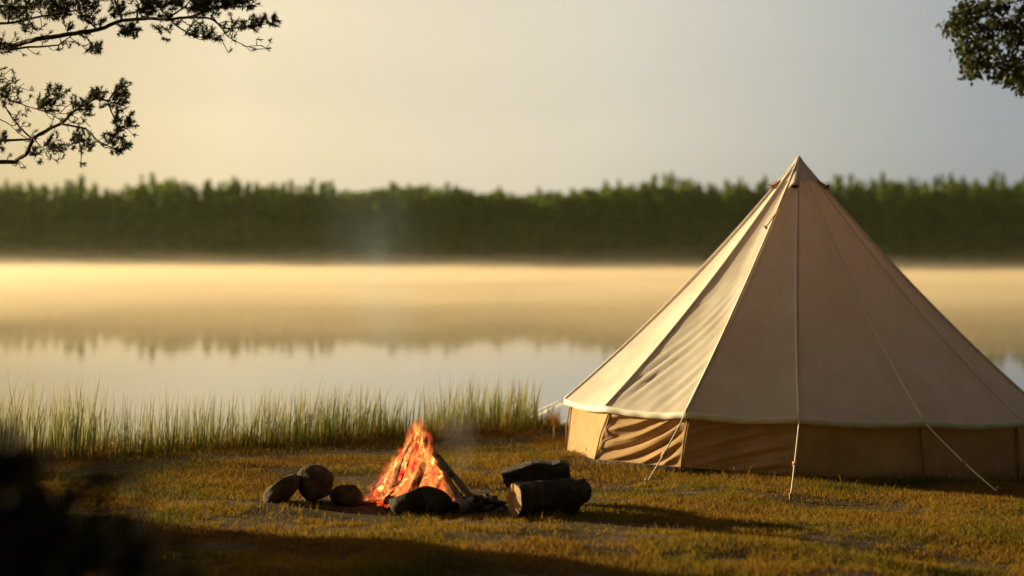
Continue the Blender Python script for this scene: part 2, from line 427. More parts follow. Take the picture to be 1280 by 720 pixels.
# fire and stone places kept free of turf
FC = at(515, 626, 12.6); FCX, FCY = FC.x, FC.y
def turf():
    n = 760000
    y = 7.5 + (rng.random(n) ** .8) * 14.5
    x = rng.uniform(-1, 1, n) * (.285 * y + 1.3)
    c = crest(x)
    k = y < c + .35
    # tent footprint
    k &= ((x - 2.5) ** 2 + (y - 16.7) ** 2) > 1.93 ** 2
    df = np.hypot((x - FCX) / 1.15, (y - FCY))
    k &= rng.random(n) > np.clip(1.5 - df * 1.35, 0, .97) * (y > 12.15)
    # bare earth track between the fire and the reeds
    tr_ = np.abs(y - (c - 1.0 + .12 * nz(x, y, .8, 6)))
    bare = np.clip(1.3 - tr_ / .5, 0, 1) * (x < .2) * (x > -3.2)
    d2 = nz(x, y, .35, 4) + .6 * nz(x, y, .11, 7)
    k &= rng.random(n) > bare * .92
    k &= (d2 + .5 * nz(x, y, 1.1, 5) > -.42) | (rng.random(n) < .15)
    x, y, d2, c = x[k], y[k], d2[k], c[k]; n = len(x)
    h = rng.uniform(.014, .038, n) * (1 + .35 * np.clip(d2, -1, 1.5))
    dt_ = np.hypot(x - 2.5, y - 16.7)
    h *= 1 + 1.0 * np.clip(1 - (dt_ - 1.95) / .35, 0, 1)
    h *= 1 + .9 * (1 - sstep(9.5, 11.8, y)) * np.clip(nz(x, y, .5, 0) + .2, 0, 1.2)
    h *= 1 + .8 * np.clip(1 - (c - y) / .35, 0, 1.2)
    for sx_, sr in ((352, .2), (394, .2), (434, .17), (524, .26), (598, .15), (660, .2), (700, .22)):
        q_ = at(sx_, 620, 12.5); h *= 1 + 1.1 * np.clip(1.3 - np.hypot(x - q_.x, (y - 12.3)) / sr, 0, 1)
    far = rng.random(n) < .012; h = np.where(far, h * 2.2, h)
    wd = rng.uniform(.004, .008, n)
    a = rng.uniform(0, 6.283, n); l = rng.uniform(.2, .9, n) * h
    P = np.stack([x, y, ground(x, y) - .004], -1)
    blades('grass', P, h, wd, np.stack([np.cos(a) * l, np.sin(a) * l, 0 * l], -1), M_grass, 'short sunlit meadow grass in green and ochre tufts', 'grass')
turf()

def reeds():
    n = 11000
    x = rng.uniform(-6.9, .35, n)
    c = crest(x)
    d = rng.random(n) ** 1.2 * 1.9 - .1
    cl = nz(x, x * 0 + 2.0, .16, 2) + .8 * nz(x, x * 0, .5, 3)
    k = (rng.random(n) < np.clip(.6 + .35 * cl, .15, 1)) & (x < .22 - d * .02)
    gap = np.exp(-((x + 3.18) / .12) ** 2)
    k &= rng.random(n) > gap * .9
    x, c, d, cl = x[k], c[k], d[k], cl[k]; n = len(x); y = c + d
    h = rng.uniform(.35, .66, n) * (1 + .06 * cl) + .10 * d
    h *= np.interp(x, [-5, -3.4, -3.1, -2.6, .3], [1.15, 1.08, .90, .88, .90])
    st = rng.random(n) < .10; h = np.where(st, h * 1.18, h)
    a = rng.uniform(0, 6.283, n); l = rng.uniform(.02, .22, n) * h
    lean = np.stack([np.cos(a) * l + .03, np.sin(a) * l * .5, 0 * l], -1)
    P = np.stack([x, y, np.maximum(ground(x, y), WATER - .1)], -1)
    blades('reed_bed', P, h, rng.uniform(.006, .013, n), lean, M_reed, 'tall green and straw coloured reeds along the lake edge behind the fire', 'reeds')
    # short sedge at the foot of the reeds
    n = 16000
    x = rng.uniform(-5.6, .45, n); c = crest(x); y = c + rng.uniform(-.15, .9, n)
    h = rng.uniform(.08, .26, n); a = rng.uniform(0, 6.283, n); l = rng.uniform(.05, .5, n) * h
    P = np.stack([x, y, ground(x, y) - .01], -1)
    blades('sedge', P, h, rng.uniform(.004, .009, n), np.stack([np.cos(a) * l, np.sin(a) * l, 0 * l], -1), M_grass, 'knee-low sedge fringe at the foot of the reeds', 'sedge')
reeds()

# ------------------------------------------------------------------ tent
TD = 16.8; TR = 2.0
tc0 = at(998, 400, TD)
def tent():
    T = empty('bell_tent', (tc0.x, tc0.y, G(tc0.x, tc0.y)))
    tag(T, 'large beige canvas bell tent pitched on the grass by the lake', 'tent')
    A = at(998.5, 197, TD)
    vis = {-80: ((706, 499), (708, 566)), -53: ((757, 508), (743, 578)), -26: ((857, 515.5), (851, 588)), 0: ((998.5, 522), (996, 598)),
           30: ((1155, 526.5), (1156, 605)), 62: ((1279, 527), (1272, 604)), 93: ((1304, 513), (1298, 585))}
    angs = [-80, -53, -26, 0, 30, 62, 93, 124, 153, 180, 207, 240]
    E = []; B = []
    for a in angs:
        d = TD - TR * math.cos(R(a))
        if a in vis:
            E.append(at(*vis[a][0], d)); B.append(at(*vis[a][1], d))
        else:
            x = tc0.x + TR * .97 * math.sin(R(a)); y = tc0.y - TR * math.cos(R(a))
            E.append(Vector((x, y, .50))); B.append(Vector((x, y, G(x, y) - .02)))
    n = len(angs)
    # canopy: one mesh, panel grids with sag and folds
    cb = MB(); NU, NV = 28, 48
    for k in range(n):
        P0, P1 = E[k], E[(k + 1) % n]
        nor = (P1 - P0).cross(A - P0).normalized()
        if nor.z < 0: nor = -nor
        base = len(cb.v)
        for j in range(NV + 1):
            v = j / NV
            for i in range(NU + 1):
                u = i / NU
                p = (P0.lerp(P1, u)).lerp(A, v)
                sag = -.075 * (4 * v * (1 - v)) * (1 - .25 * v) - .045 * (4 * u * (1 - u)) * (1 - v) * (.4 + v)
                edge = 4 * u * (1 - u)
                wr = 0
                if k in (0, 1, 2):
                    amp = (.002, .017, .009)[k]
                    fall = max(0, 1 - v / (.55 if k == 1 else .3)) ** 1.1
                    s_ = u * 1.0 - v * 1.7
                    wr = amp * fall * min(1, v * 9) * min(1, edge * 1.6) * math.sin(38 * s_ + 2.0 * math.sin(7 * v + 3 * u) + k) * (.6 + .4 * math.sin(9 * s_ + 1 + k))
                else:
                    wr = .004 * max(0, 1 - v * 3) * edge * math.sin(30 * u + 5 * v)
                wr += .006 * edge * float(nz(u * 2.2 + k * 3, v * 3.2, .45, k))
                # eave edge sags between the guyed corners
                p = p + nor * (sag * (1 if v > 0 else 1) + wr)
                p.z -= .016 * 4 * u * (1 - u) * (1 - v) ** 3 * .6
                cb.v.append(p)
        for j in range(NV):
            for i in range(NU):
                a_ = base + j * (NU + 1) + i
                cb.face(a_, a_ + 1, a_ + NU + 2, a_ + NU + 1)
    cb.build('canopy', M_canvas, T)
    canopy_pts = cb.v
    # seam tapes run down the ridges
    for k in range(n):
        sb = MB(); pts = []
        for j in range(NV + 1):
            p = canopy_pts[k * (NU + 1) * (NV + 1) + j * (NU + 1)]
            out = Vector((E[k].x - tc0.x, E[k].y - tc0.y, 1.6)).normalized()
            pts.append(Vector(p) + out * .004)
        sb.tube(pts, [.011 - .005 * j / NV for j in range(NV + 1)], 6)
        sb.build('seam', M_tape, T)
    # valance hanging at the eave
    vb = MB(); base = 0; ring = []
    for k in range(n):
        for i in range(NU):
            ring.append(Vector(canopy_pts[k * (NU + 1) * (NV + 1) + i]))
    cen = Vector((tc0.x, tc0.y, 0))
    for i, p in enumerate(ring):
        o = Vector((p.x - cen.x, p.y - cen.y, 0)).normalized()
        wv = .004 * math.sin(i * .9)
        for (do, dz) in ((-.004, .007), (.006, .006), (.009, -.004), (.008 + wv, -.015), (.006 + wv, -.044), (.001 + wv, -.044), (-.004, -.006)):
            vb.v.append(p + o * do + Vector((0, 0, dz)))
    nr = len(ring)
    for i in range(nr):
        a_, b_ = i * 7, ((i + 1) % nr) * 7
        for j in range(7):
            j2 = (j + 1) % 7
            vb.face(a_ + j, b_ + j, b_ + j2, a_ + j2)
    vb.build('valance', M_tape, T)
    # side wall
    wb = MB(); WU, WV = 64, 40
    for k in range(n):
        e0, e1, b0, b1 = E[k], E[(k + 1) % n], B[k], B[(k + 1) % n]
        nor = Vector(((e0.x + e1.x) / 2 - tc0.x, (e0.y + e1.y) / 2 - tc0.y, 0)).normalized()
        base = len(wb.v)
        for j in range(WV + 1):
            v = j / WV
            for i in range(WU + 1):
                u = i / WU
                p = b0.lerp(b1, u).lerp(e0.lerp(e1, u), v)
                edge = min(1, 6 * u) * min(1, 6 * (1 - u)); ve = min(1, 7 * v)
                wr = -.02 * 4 * u * (1 - u) * v
                if k == 1:
                    s_ = v * 1.05 - .62 * u - .25 * u * u + .1 * math.sin(3 * u)
                    wr += .020 * edge * ve * math.sin(2 * math.pi * 3.6 * s_ + .6) + .006 * edge * ve * math.sin(2 * math.pi * 8.5 * s_ + 4 * u)
                elif k == 2:
                    s_ = v * 1.0 - .50 * u - .1 * math.sin(2.5 * u)
                    wr += .012 * edge * ve * math.sin(2 * math.pi * 3.3 * s_ + 1.2 + .8 * math.sin(5 * u)) + .005 * edge * ve * math.sin(2 * math.pi * 7 * s_ + 3 * u)
                elif k == 0:
                    wr += .002 * edge * ve * math.sin(12 * v + 4 * u)
                else:
                    wr += .008 * edge * ve * math.sin(2 * math.pi * 1.4 * (v - .4 * u) + k) 
                wr += .005 * edge * float(nz(u * 3 + k * 5, v * 2, .5, k % 8))
                o = nor * (wr - .06 * v)
                p = p + o
                if v == 0: p.z -= .01
                wb.v.append(p)
        for j in range(WV):
            for i in range(WU):
                a_ = base + j * (WU + 1) + i
                wb.face(a_, a_ + 1, a_ + WU + 2, a_ + WU + 1)
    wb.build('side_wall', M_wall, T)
    for k in range(n):   # wall seams
        sb = MB(); o = Vector((E[k].x - tc0.x, E[k].y - tc0.y, 0)).normalized() * .003
        sb.tube([B[k] + o, B[k].lerp(E[k], .5) + o - o.normalized() * .01, E[k] + o - o.normalized() * .06], .007, 6)
        sb.build('wall_seam', M_wall, T)
    # mud skirt: dark groundsheet edge
    gb = MB()
    for k in range(n):
        p = B[k]; o = Vector((p.x - tc0.x, p.y - tc0.y, 0)).normalized()
        for do, dz in ((.004, .025), (.02, -.02), (-.05, -.03)):
            gb.v.append(p + o * do + Vector((0, 0, dz)))
    for k in range(n):
        a_, b_ = k * 3, ((k + 1) % n) * 3
        for j in range(2): gb.face(a_ + j, b_ + j, b_ + j + 1, a_ + j + 1)
    gb.build('groundsheet', M_bark, T)
    # apex cap
    ab = MB(); m_ = 24; lv = 6
    for j in range(lv + 1):
        t = j / lv
        for i in range(m_):
            a_ = 2 * math.pi * i / m_
            r_ = .012 + .165 * t; z = A.z + .012 - .215 * t - .012 * math.sin(math.pi * t)
            ab.v.append(Vector((A.x + math.sin(a_) * r_, A.y - math.cos(a_) * r_, z)))
    for j in range(lv):
        for i in range(m_):
            ab.face(j * m_ + i, j * m_ + (i + 1) % m_, (j + 1) * m_ + (i + 1) % m_, (j + 1) * m_ + i)
    ab.face(*range(m_ - 1, -1, -1))
    ab.build('apex_cap', M_canvas, T)
    # vent hoods around the apex
    for an in (-78, -16, 66, 120, 180, 232):
        u = Vector((math.sin(R(an)), -math.cos(R(an)), 0)); sd = Vector((math.cos(R(an)), math.sin(R(an)), 0))
        slope = (u * 2.0 + Vector((0, 0, -2.07))).normalized()
        up = sd.cross(slope).normalized()
        if up.z < 0: up = -up
        hb = MB(); n1 = 10; LV = 7
        for side_, off in ((0, 0), (1, -.004)):
            for j in range(LV + 1):
                t = j / LV; w_ = .012 + .038 * t; hgt = .004 + .034 * t ** 1.3
                c_ = A + slope * ((.15 if an == -16 else .22) + (.22 if an == -16 else .14) * t) + up * (-.004 if an == -16 else -.02)
                for i in range(n1 + 1):
                    th = math.pi * i / n1
                    hb.v.append(c_ + sd * math.cos(th) * (w_ + off) + up * (math.sin(th) * (hgt + off)))
        L1 = (LV + 1) * (n1 + 1)
        for sft in (0, L1):
            for j in range(LV):
                for i in range(n1):
                    a_ = sft + j * (n1 + 1) + i
                    hb.face(a_, a_ + 1, a_ + n1 + 2, a_ + n1 + 1, m=0 if sft == 0 else 1)
        for i in range(n1):
            a_ = LV * (n1 + 1) + i; hb.face(a_, a_ + 1, a_ + 1 + L1, a_ + L1)
        hd = hb.build('vent_hood', [M_canvas if an < 0 and an > -40 else M_rust, M_rust], T)
        vb_ = MB()
        vb_.tube([A + slope * .352 + up * .004, A + slope * .358 + up * .004], [.030, .030], 12, sq=.9)
        vb_.build('vent_opening', M_bark, hd)
    # tie cord with toggle on the left ridge below the hood
    pb = MB()
    a1 = at(973, 262, 16.35); a2 = at(962, 278, 16.2); a3 = at(957, 284, 16.12)
    pb.tube([a1, a2, a3], .005, 5); pb.tube([a3 + Vector((-.012, 0, .01)), a3 + Vector((.012, 0, -.012))], .009, 6)
    pb.tube([at(974, 262, 16.33), at(969, 274, 16.2), at(967, 279, 16.15)], .005, 5)
    pb.build('tie_cord', M_rust, T)
    # guy ropes and pegs
    def guy(p0, peg, sag=.015, slider=.55):
        rb = MB(); pts = []
        for i in range(9):
            t = i / 8; p = p0.lerp(peg, t); p.z -= sag * 4 * t * (1 - t); pts.append(p)
        rb.tube(pts, .0055, 6)
        r_ = rb.build('guy_rope', M_rope, T)
        if slider:
            s_ = p0.lerp(peg, slider); s_.z -= sag
            d = (peg - p0).normalized(); bb = MB(); bb.box(s_, .016, .006, .03, d.to_track_quat('Z', 'Y').to_matrix()); bb.build('rope_slider', M_peg, r_)
        kb = MB(); d = Vector((peg.x - p0.x, peg.y - p0.y, 0)).normalized()
        kb.tube([peg + Vector((0, 0, -.1)) - d * .03, peg + Vector((0, 0, .01)), peg + Vector((0, 0, .035)) + d * .012], [.008, .01, .012], 6)
        kb.build('peg', M_peg, T)
    def gp(px, py):   # ground point seen at this pixel
        lo, hi = 8, 30
        for _ in range(30):
            m_ = (lo + hi) / 2; p = at(px, py, m_)
            if p.z > G(p.x, p.y): lo = m_
            else: hi = m_
        return at(px, py, lo) + Vector((0, 0, .01))
    guy(E[3] + Vector((0, -.02, -.02)), gp(988, 625))
    guy(E[4] + Vector((0.01, -.02, -.02)), gp(1246, 616))
    guy(E[2] + Vector((-.01, -.02, -.02)), gp(808, 606))
    guy(E[5] + Vector((.02, -.01, -.02)), gp(1400, 620))
    guy(E[0] + Vector((-.02, 0, 0)), gp(589, 547), .02)
    guy(E[0] + Vector((-.02, 0, -.03)), gp(636, 541), .0)
    guy(E[11] + Vector((-.02, 0, -.02)), gp(612, 541), .02)
    for k in (6, 7, 8, 9, 10):
        o = Vector((E[k].x - tc0.x, E[k].y - tc0.y, 0)).normalized(); p = E[k] + o * .9
        guy(E[k], Vector((p.x, p.y, G(p.x, p.y))), .02, 0)
    # orange marker stake at the back left corner
    s0 = at(692, 552, 17.6); s0.z = G(s0.x, s0.y)
    t_ = empty('marker_stake', s0); tag(t_, 'short wooden stake with a flame-orange top beside the left tent corner', 'stake')
    b = MB(); b.tube([s0 + Vector((0, 0, -.08)), s0 + Vector((.004, 0, .09)), s0 + Vector((-.004, 0, .17))], [.009, .009, .006], 7); b.build('post', M_peg, t_)
    b = MB(); b.tube([s0 + Vector((-.004, 0, .12)), s0 + Vector((-.012, 0, .19)), s0 + Vector((-.008, 0, .24))], [.013, .009, .003], 7, sq=.5)
    b.build('ribbon', simple('orange_ribbon', [(.3, (.75, .22, .06)), (.7, (.8, .3, .1))], 30, .7, trans=.4), t_)
    return A, E, B
tent()

# ------------------------------------------------------------------ stones, logs
def blob(name, c, size, m, seed, rotz=0, tilt=0, rough=.22, facets=5, lvl=4):
    import bmesh
    bm = bmesh.new(); bmesh.ops.create_icosphere(bm, subdivisions=lvl, radius=1)
    r_ = random.Random(seed); planes = [(Vector((r_.gauss(0, 1), r_.gauss(0, 1), r_.gauss(0, 1) + .2)).normalized(), r_.uniform(.62, .88)) for _ in range(facets * 2)]
    rot = Matrix.Rotation(rotz, 3, 'Z') @ Matrix.Rotation(tilt, 3, 'Y')
    for v in bm.verts:
        p = v.co.copy()
        for nn, dd in planes:
            e = p.dot(nn) - dd
            if e > 0: p -= nn * e * .94
        k = 1 + rough * .35 * float(nz(p.x * 1.5 + seed, p.y * 1.5 + p.z, .9, seed % 8)) + rough * .10 * float(nz(p.x * 5 + p.z * 3, p.y * 5 - p.z * 4, .8, (seed + 1) % 8))
        p *= k
        v.co = rot @ Vector((p.x * size[0], p.y * size[1], p.z * size[2]))
    me = bpy.data.meshes.new(name); bm.to_mesh(me); bm.free()
    me.polygons.foreach_set('use_smooth', [True] * len(me.polygons)); me.materials.append(m)
    o = bpy.data.objects.new(name, me); COL.objects.link(o); o.location = c
    return o
def on(px, py, d, dz=0):
    p = at(px, py, d); return Vector((p.x, p.y, G(p.x, p.y) + dz))
D = 12.75
u = D / F      # metres per photo pixel at the fire
tag(blob('stone', on(352, 620, D, .075), (.15, .12, .075), M_rock2, 1, 0, R(-38)), 'leftmost fireside stone, a slanting slab with a yellow sunlit left edge', 'stone')
tag(blob('stone', on(394, 610, D + .05, .11), (.135, .12, .135), M_rock2, 2, 0, R(-8)), 'tallest rounded boulder, standing upright in the middle of the three left of the fire', 'stone')
tag(blob('stone', on(434, 615, D - .05, .055), (.115, .11, .085), M_rock, 3), 'small low black stone between the tall boulder and the fire', 'stone')
tag(blob('stone', on(524, 625, 12.3, .075), (.20, .15, .115), M_rock, 4, .2, R(4)), 'wide black hearth stone in front of the flames', 'stone')
# unidentified dark mass built as a bush, out of focus in the lower left corner
def dark_bush():
    T = empty('dark_bush', (-1.15, 3.4, G(-1.15, 3.4))); tag(T, 'near-black blurred bush filling the lower left foreground corner', 'bush')
    n = 42000; d = rng.normal(size=(n, 3)); d /= np.linalg.norm(d, axis=1, keepdims=True)
    k = 1 + .13 * nz(d[:, 0] * 1.2 + d[:, 2], d[:, 1] + d[:, 2] * .7, .28, 3) + .07 * nz(d[:, 0] * 2, d[:, 2] * 2, .2, 5)
    rr = (rng.random(n) ** .35) * k
    C = np.array([-1.10, 3.4, .46]) + d * rr[:, None] * np.array([.68, .5, .95]); C = C[C[:, 2] > .02]; n = len(C)
    d = rng.normal(size=(n, 3)) + [.2, 0, .8]; d /= np.linalg.norm(d, axis=1, keepdims=True)
    s_ = np.cross(d, rng.normal(size=(n, 3))); s_ /= np.linalg.norm(s_, axis=1, keepdims=True); s_ *= .010
    V = np.stack([C - s_, C + s_, C + d * .055], 1).reshape(-1, 3)
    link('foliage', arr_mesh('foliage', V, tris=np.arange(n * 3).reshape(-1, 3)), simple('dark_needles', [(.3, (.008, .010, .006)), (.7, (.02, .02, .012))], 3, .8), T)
    b = MB()
    for i in range(9):
        a_ = i * .7; b.tube([(-1.15, 3.4, G(-1.15, 3.4) - .05), (-1.15 + .15 * math.cos(a_), 3.4 + .12 * math.sin(a_), .5), (-1.15 + .42 * math.cos(a_), 3.4 + .3 * math.sin(a_), .95)], [.03, .02, .006], 6)
    b.build('stem', M_pinebark, T)
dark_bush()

def log(name, p0, p1, r0, r1, mbark, mcut, label, cat, n=22, segs=14, jit=.10, group=None, seed=0, flat=1.0):
    r_ = random.Random(seed); ax = (p1 - p0); ln = ax.length; t = ax.normalized()
    a = Vector((0, 0, 1)); a = (a - t * a.dot(t)).normalized() if abs(t.z) < .95 else Vector((1, 0, 0)); b = t.cross(a)
    prof_ = [1 + r_.uniform(-jit, jit) for _ in range(n)]
    prof_ = [(prof_[i - 1] + prof_[i] * 2 + prof_[(i + 1) % n]) / 4 for i in range(n)]
    root = empty(name, p0); tag(root, label, cat, group)
    mb = MB()
    for j in range(segs + 1):
        s_ = j / segs; rr = r0 + (r1 - r0) * s_
        e = 1 - .07 * (max(0, abs(s_ - .5) * 2 - .9) / .1)
        for i in range(n):
            an = 2 * math.pi * i / n
            q_ = rr * prof_[i] * e * (1 + .045 * math.sin(5 * s_ + i * 1.7 + seed) + .02 * math.sin(17 * s_ + i * 3.1))
            mb.v.append(p0 + ax * s_ + (a * math.cos(an) * flat + b * math.sin(an)) * q_)
    for j in range(segs):
        for i in range(n):
            mb.face(j * n + i, j * n + (i + 1) % n, (j + 1) * n + (i + 1) % n, (j + 1) * n + i)
    mb.build('bark', mbark, root)
    for end, c0, sg in ((0, p0, -1), (segs, p1, 1)):
        cb = MB(); ring = [mb.v[end * n + i] + t * sg * .0005 for i in range(n)]
        cb.v += ring
        for rr, dd in ((.6, .006), (.25, .001)):
            cb.v += [c0 + (p - c0) * rr + t * sg * (dd + .004 * r_.random()) for p in ring]
        cb.v.append(c0 + t * sg * .003)
        for q_ in range(2):
            for i in range(n): cb.face(q_ * n + i, q_ * n + (i + 1) % n, (q_ + 1) * n + (i + 1) % n, (q_ + 1) * n + i)
        for i in range(n): cb.face(2 * n + i, 2 * n + (i + 1) % n, 3 * n)
        cb.build('cut_end', mcut, root, smooth=False)
    return root
# the two seats right of the fire
p0 = on(643, 626, 12.18, .105); p1 = on(717, 626, 12.36, .105)
log('sawn_log', p0, p1, .114, .118, M_bark, M_cut, 'thick round sawn log lying on the grass with a bright yellow left end', 'log', seed=3)
def chunk(name, pts2, d0, d1, m, mtop, label, cat):
    # outline in the upright plane facing the fire, given real depth and worn edges
    root = empty(name, on(pts2[0][0], pts2[0][1], d0)); tag(root, label, cat)
    mb = MB(); n = len(pts2)
    for dd, k in ((d0, .93), (d0 + .015, 1.0), ((d0 + d1) / 2, 1.02), (d1 - .02, .98), (d1, .9)):
        cx = sum(p[0] for p in pts2) / n; cy = sum(p[1] for p in pts2) / n
        for (x, y) in pts2:
            base = at(cx + (x - cx) * k, cy + (y - cy) * k, d0)
            mb.v.append(base + Vector((0, dd - d0, 0)) + Vector((rnd.uniform(-.003, .003), 0, rnd.uniform(-.003, .003))))
    for j in range(4):
        for i in range(n): mb.face(j * n + i, j * n + (i + 1) % n, (j + 1) * n + (i + 1) % n, (j + 1) * n + i)
    mb.face(*range(n - 1, -1, -1)); mb.face(*range(4 * n, 5 * n))
    o = mb.build('split_wood', m, root, smooth=False)
    return root
chunk('split_log', [(627, 592), (630, 604), (636, 613), (660, 612), (690, 610), (711, 610), (713, 597), (711, 582), (700, 578), (690, 581), (675, 579), (664, 579), (650, 584)], 12.42, 12.68, M_bark, M_cut,
      'rough split log with a stepped top resting on the thick round log', 'log')
p0 = on(705, 606, 12.66, .09); p1 = on(727, 606, 12.84, .09)
log('log_stub', p0, p1, .085, .085, M_bark, M_cut, 'short grey-brown log stub behind the right end of the thick round log', 'log', seed=8)

# firewood teepee: every piece of wood a thing
apex = at(521, 545, 12.68)
lean = [  # foot pixel, foot depth, radius, material, label
    ((463, 618), 12.72, .030, M_char, 'charred stick forming the left foot of the burning pile'),
    ((482, 624), 12.50, .034, M_char, 'thick charred stick leaning in from the front left of the burning pile'),
    ((500, 624), 12.95, .028, M_char, 'blackened stick at the back of the burning pile'),
    ((597, 624), 12.62, .026, M_greywood, 'long pale grey pole leaning right, the outermost of the burning pile'),
    ((580, 622), 12.52, .024, M_greywood, 'thin brown-grey pole just left of the long pale one on the burning pile'),
    ((552, 620), 12.92, .030, M_char, 'black stick at the back right of the burning pile'),
    ((508, 632), 12.46, .030, M_char, 'short black stick in the front middle of the burning pile'),
]
for i, ((fx, fy), fd, r_, m_, lb) in enumerate(lean):
    f = on(fx, fy, fd, .02)
    tp = apex + Vector((rnd.uniform(-.03, .03), rnd.uniform(-.05, .05), rnd.uniform(-.06, .02)))
    if m_ is M_greywood: tp = at(542 + 6 * (i == 4), 566 + 12 * (i == 4), 12.6)
    if i == 6: tp = at(530, 580, 12.6)
    log('firewood', f, tp, r_, r_ * .75, m_, M_char if m_ is M_char else M_greywood, lb, 'firewood', n=12, segs=10, jit=.2, seed=20 + i)
p0 = on(568, 616, 12.28, .045); p1 = on(598, 618, 12.7, .045)
log('firewood', p0, p1, .045, .042, M_greywood, M_char, 'short log with a black round end at the right foot of the fire', 'firewood', n=16, seed=31)
# charcoal chunks
for i in range(60):
    px_ = rnd.uniform(566, 630); py_ = rnd.uniform(612, 634)
    dd = 12.3 + (634 - py_) * .025; hh = .10 * (1 - abs(px_ - 594) / 45) * rnd.random()
    o = blob('charcoal', on(px_, py_, dd, .016 + max(0, hh)), (rnd.uniform(.018, .045), rnd.uniform(.015, .03), rnd.uniform(.012, .024)), M_char, 40 + i, rnd.uniform(0, 3), rnd.uniform(-.4, .4), .3, 6, 2)
    o.data.polygons.foreach_set('use_smooth', [False] * len(o.data.polygons))
    tag(o, 'grey-black charcoal lump in the heap right of the fire', 'charcoal', 'charcoal lumps heaped right of the fire')
# ash bed
ab = MB(); na = 40
for j in range(7):
    t = j / 6
    for i in range(na):
        a_ = 2 * math.pi * i / na; r_ = t * (1 + .12 * math.sin(3 * a_) + .08 * math.sin(7 * a_ + 1))
        x = FCX + .12 + r_ * .52 * math.cos(a_); y = FCY + .06 + r_ * .34 * math.sin(a_)
        ab.v.append(Vector((x, y, G(x, y) + (.035 * (1 - t * t) - .006 * t) + .008 * float(nz(x, y, .06, 2)) * (1 - t))))
for j in range(6):
    for i in range(na): ab.face(j * na + i, (j + 1) * na + i, (j + 1) * na + (i + 1) % na, j * na + (i + 1) % na)
tag(ab.build('ash_bed', simple('ash', [(.35, (.010, .008, .007)), (.6, (.03, .023, .018)), (.8, (.12, .10, .085))], 30, .95, 1, 60, .02)), 'dark ash and ember bed under the campfire', 'ash', kind='stuff')

# ------------------------------------------------------------------ flames
def flame_mat():
    m, nt, out = mat('flame')
    g = N(nt, 'NewGeometry')
    v = scaled(nt, (24, 24, 13))
    n1 = noise(nt, 1.0, 5, v, .65)
    n2 = N(nt, 'Math', operation='MULTIPLY_ADD'); L(nt, g.outputs['Random Per Island'], n2.inputs[0]); n2.inputs[1].default_value = .30; L(nt, n1, n2.inputs[2])
    c = ramp(nt, n2.outputs[0], [(.42, (.10, .004, .003)), (.54, (.75, .025, .02)), (.62, (1, .10, .03)), (.70, (1, .30, .05)), (.80, (1, .60, .20)), (.92, (1, .75, .45))])
    st = ramp(nt, n2.outputs[0], [(.38, (.25, .25, .25)), (.55, (.8, .8, .8)), (.85, (1, 1, 1))])
    e = N(nt, 'Emission'); L(nt, c, e.inputs[0])
    ms = N(nt, 'Math', operation='MULTIPLY'); L(nt, st, ms.inputs[0]); ms.inputs[1].default_value = 1.05; L(nt, ms.outputs[0], e.inputs[1])
    lw = N(nt, 'LayerWeight'); lw.inputs[0].default_value = .35
    n3 = noise(nt, 1.0, 3, scaled(nt, (30, 30, 14)), .6)
    sub = N(nt, 'Math', operation='MULTIPLY_ADD'); L(nt, lw.outputs['Facing'], sub.inputs[0]); sub.inputs[1].default_value = -.9; L(nt, n3, sub.inputs[2])
    al = ramp(nt, sub.outputs[0], [(.20, (0, 0, 0)), (.34, (.92, .92, .92))])
    tr = N(nt, 'BsdfTransparent'); mx = N(nt, 'MixShader'); L(nt, al, mx.inputs[0]); L(nt, tr.outputs[0], mx.inputs[1]); L(nt, e.outputs[0], mx.inputs[2])
    L(nt, mx.outputs[0], out.inputs[0]); return m
M_flame = flame_mat()
M_ember, nt_e, out_e = mat('ember')
em_ = N(nt_e, 'Emission'); L(nt_e, ramp(nt_e, noise(nt_e, 60, 3), [(.4, (.05, .004, .002)), (.6, (1, .10, .02))]), em_.inputs[0]); em_.inputs[1].default_value = .8; L(nt_e, em_.outputs[0], out_e.inputs[0])
fire = empty('campfire', on(515, 626, 12.6)); tag(fire, 'burning campfire of orange and red flames over leaning sticks', 'fire')
def tongue(p0, p1, w_, seed, n=9):
    r_ = random.Random(seed); mb = MB(); pts = []; rad = []
    for i in range(12):
        t = i / 11
        p = p0.lerp(p1, t) + Vector((math.sin(t * 5 + seed) * .014 * t * 2, math.sin(t * 4 + seed * 2) * .012, 0))
        pts.append(p); rad.append(w_ * (math.sin(math.pi * min(1, t * .8 + .16)) ** .8) * (1 - t) ** .45 * (1 + .25 * math.sin(t * 9 + seed)) + .0015)
    mb.tube(pts, rad, n, sq=.6)
    for i, v in enumerate(mb.v):
        q_ = .010 * float(nz(v.x * 1 + seed, v.z, .022, seed % 8)); q2 = .008 * float(nz(v.x + seed * 3, v.z, .012, (seed + 3) % 8))
        mb.v[i] = v + Vector((q_ + q2, 0, q_))
    return mb
k = 0
def add(fx, fy, fd, tx, ty, w_):
    global k
    k += 1
    tongue(at(fx, fy, fd), at(tx, ty, fd + (12.65 - fd) * .7), w_, k).build('flame', M_flame, fire)
for (fx, fy, tx, ty, w_) in [(466, 617, 500, 580, .020), (474, 615, 510, 562, .018), (484, 612, 508, 548, .018), (500, 600, 520, 534, .018), (512, 598, 530, 545, .018),
    (520, 590, 523, 528, .016), (532, 592, 532, 545, .018), (540, 596, 544, 568, .018), (490, 620, 518, 590, .018), (478, 624, 504, 600, .016), (514, 604, 534, 574, .018), (528, 600, 550, 584, .016), (548, 600, 553, 582, .014)]:
    add(fx, fy, 12.42 + rnd.uniform(-.03, .2), tx, ty, w_)
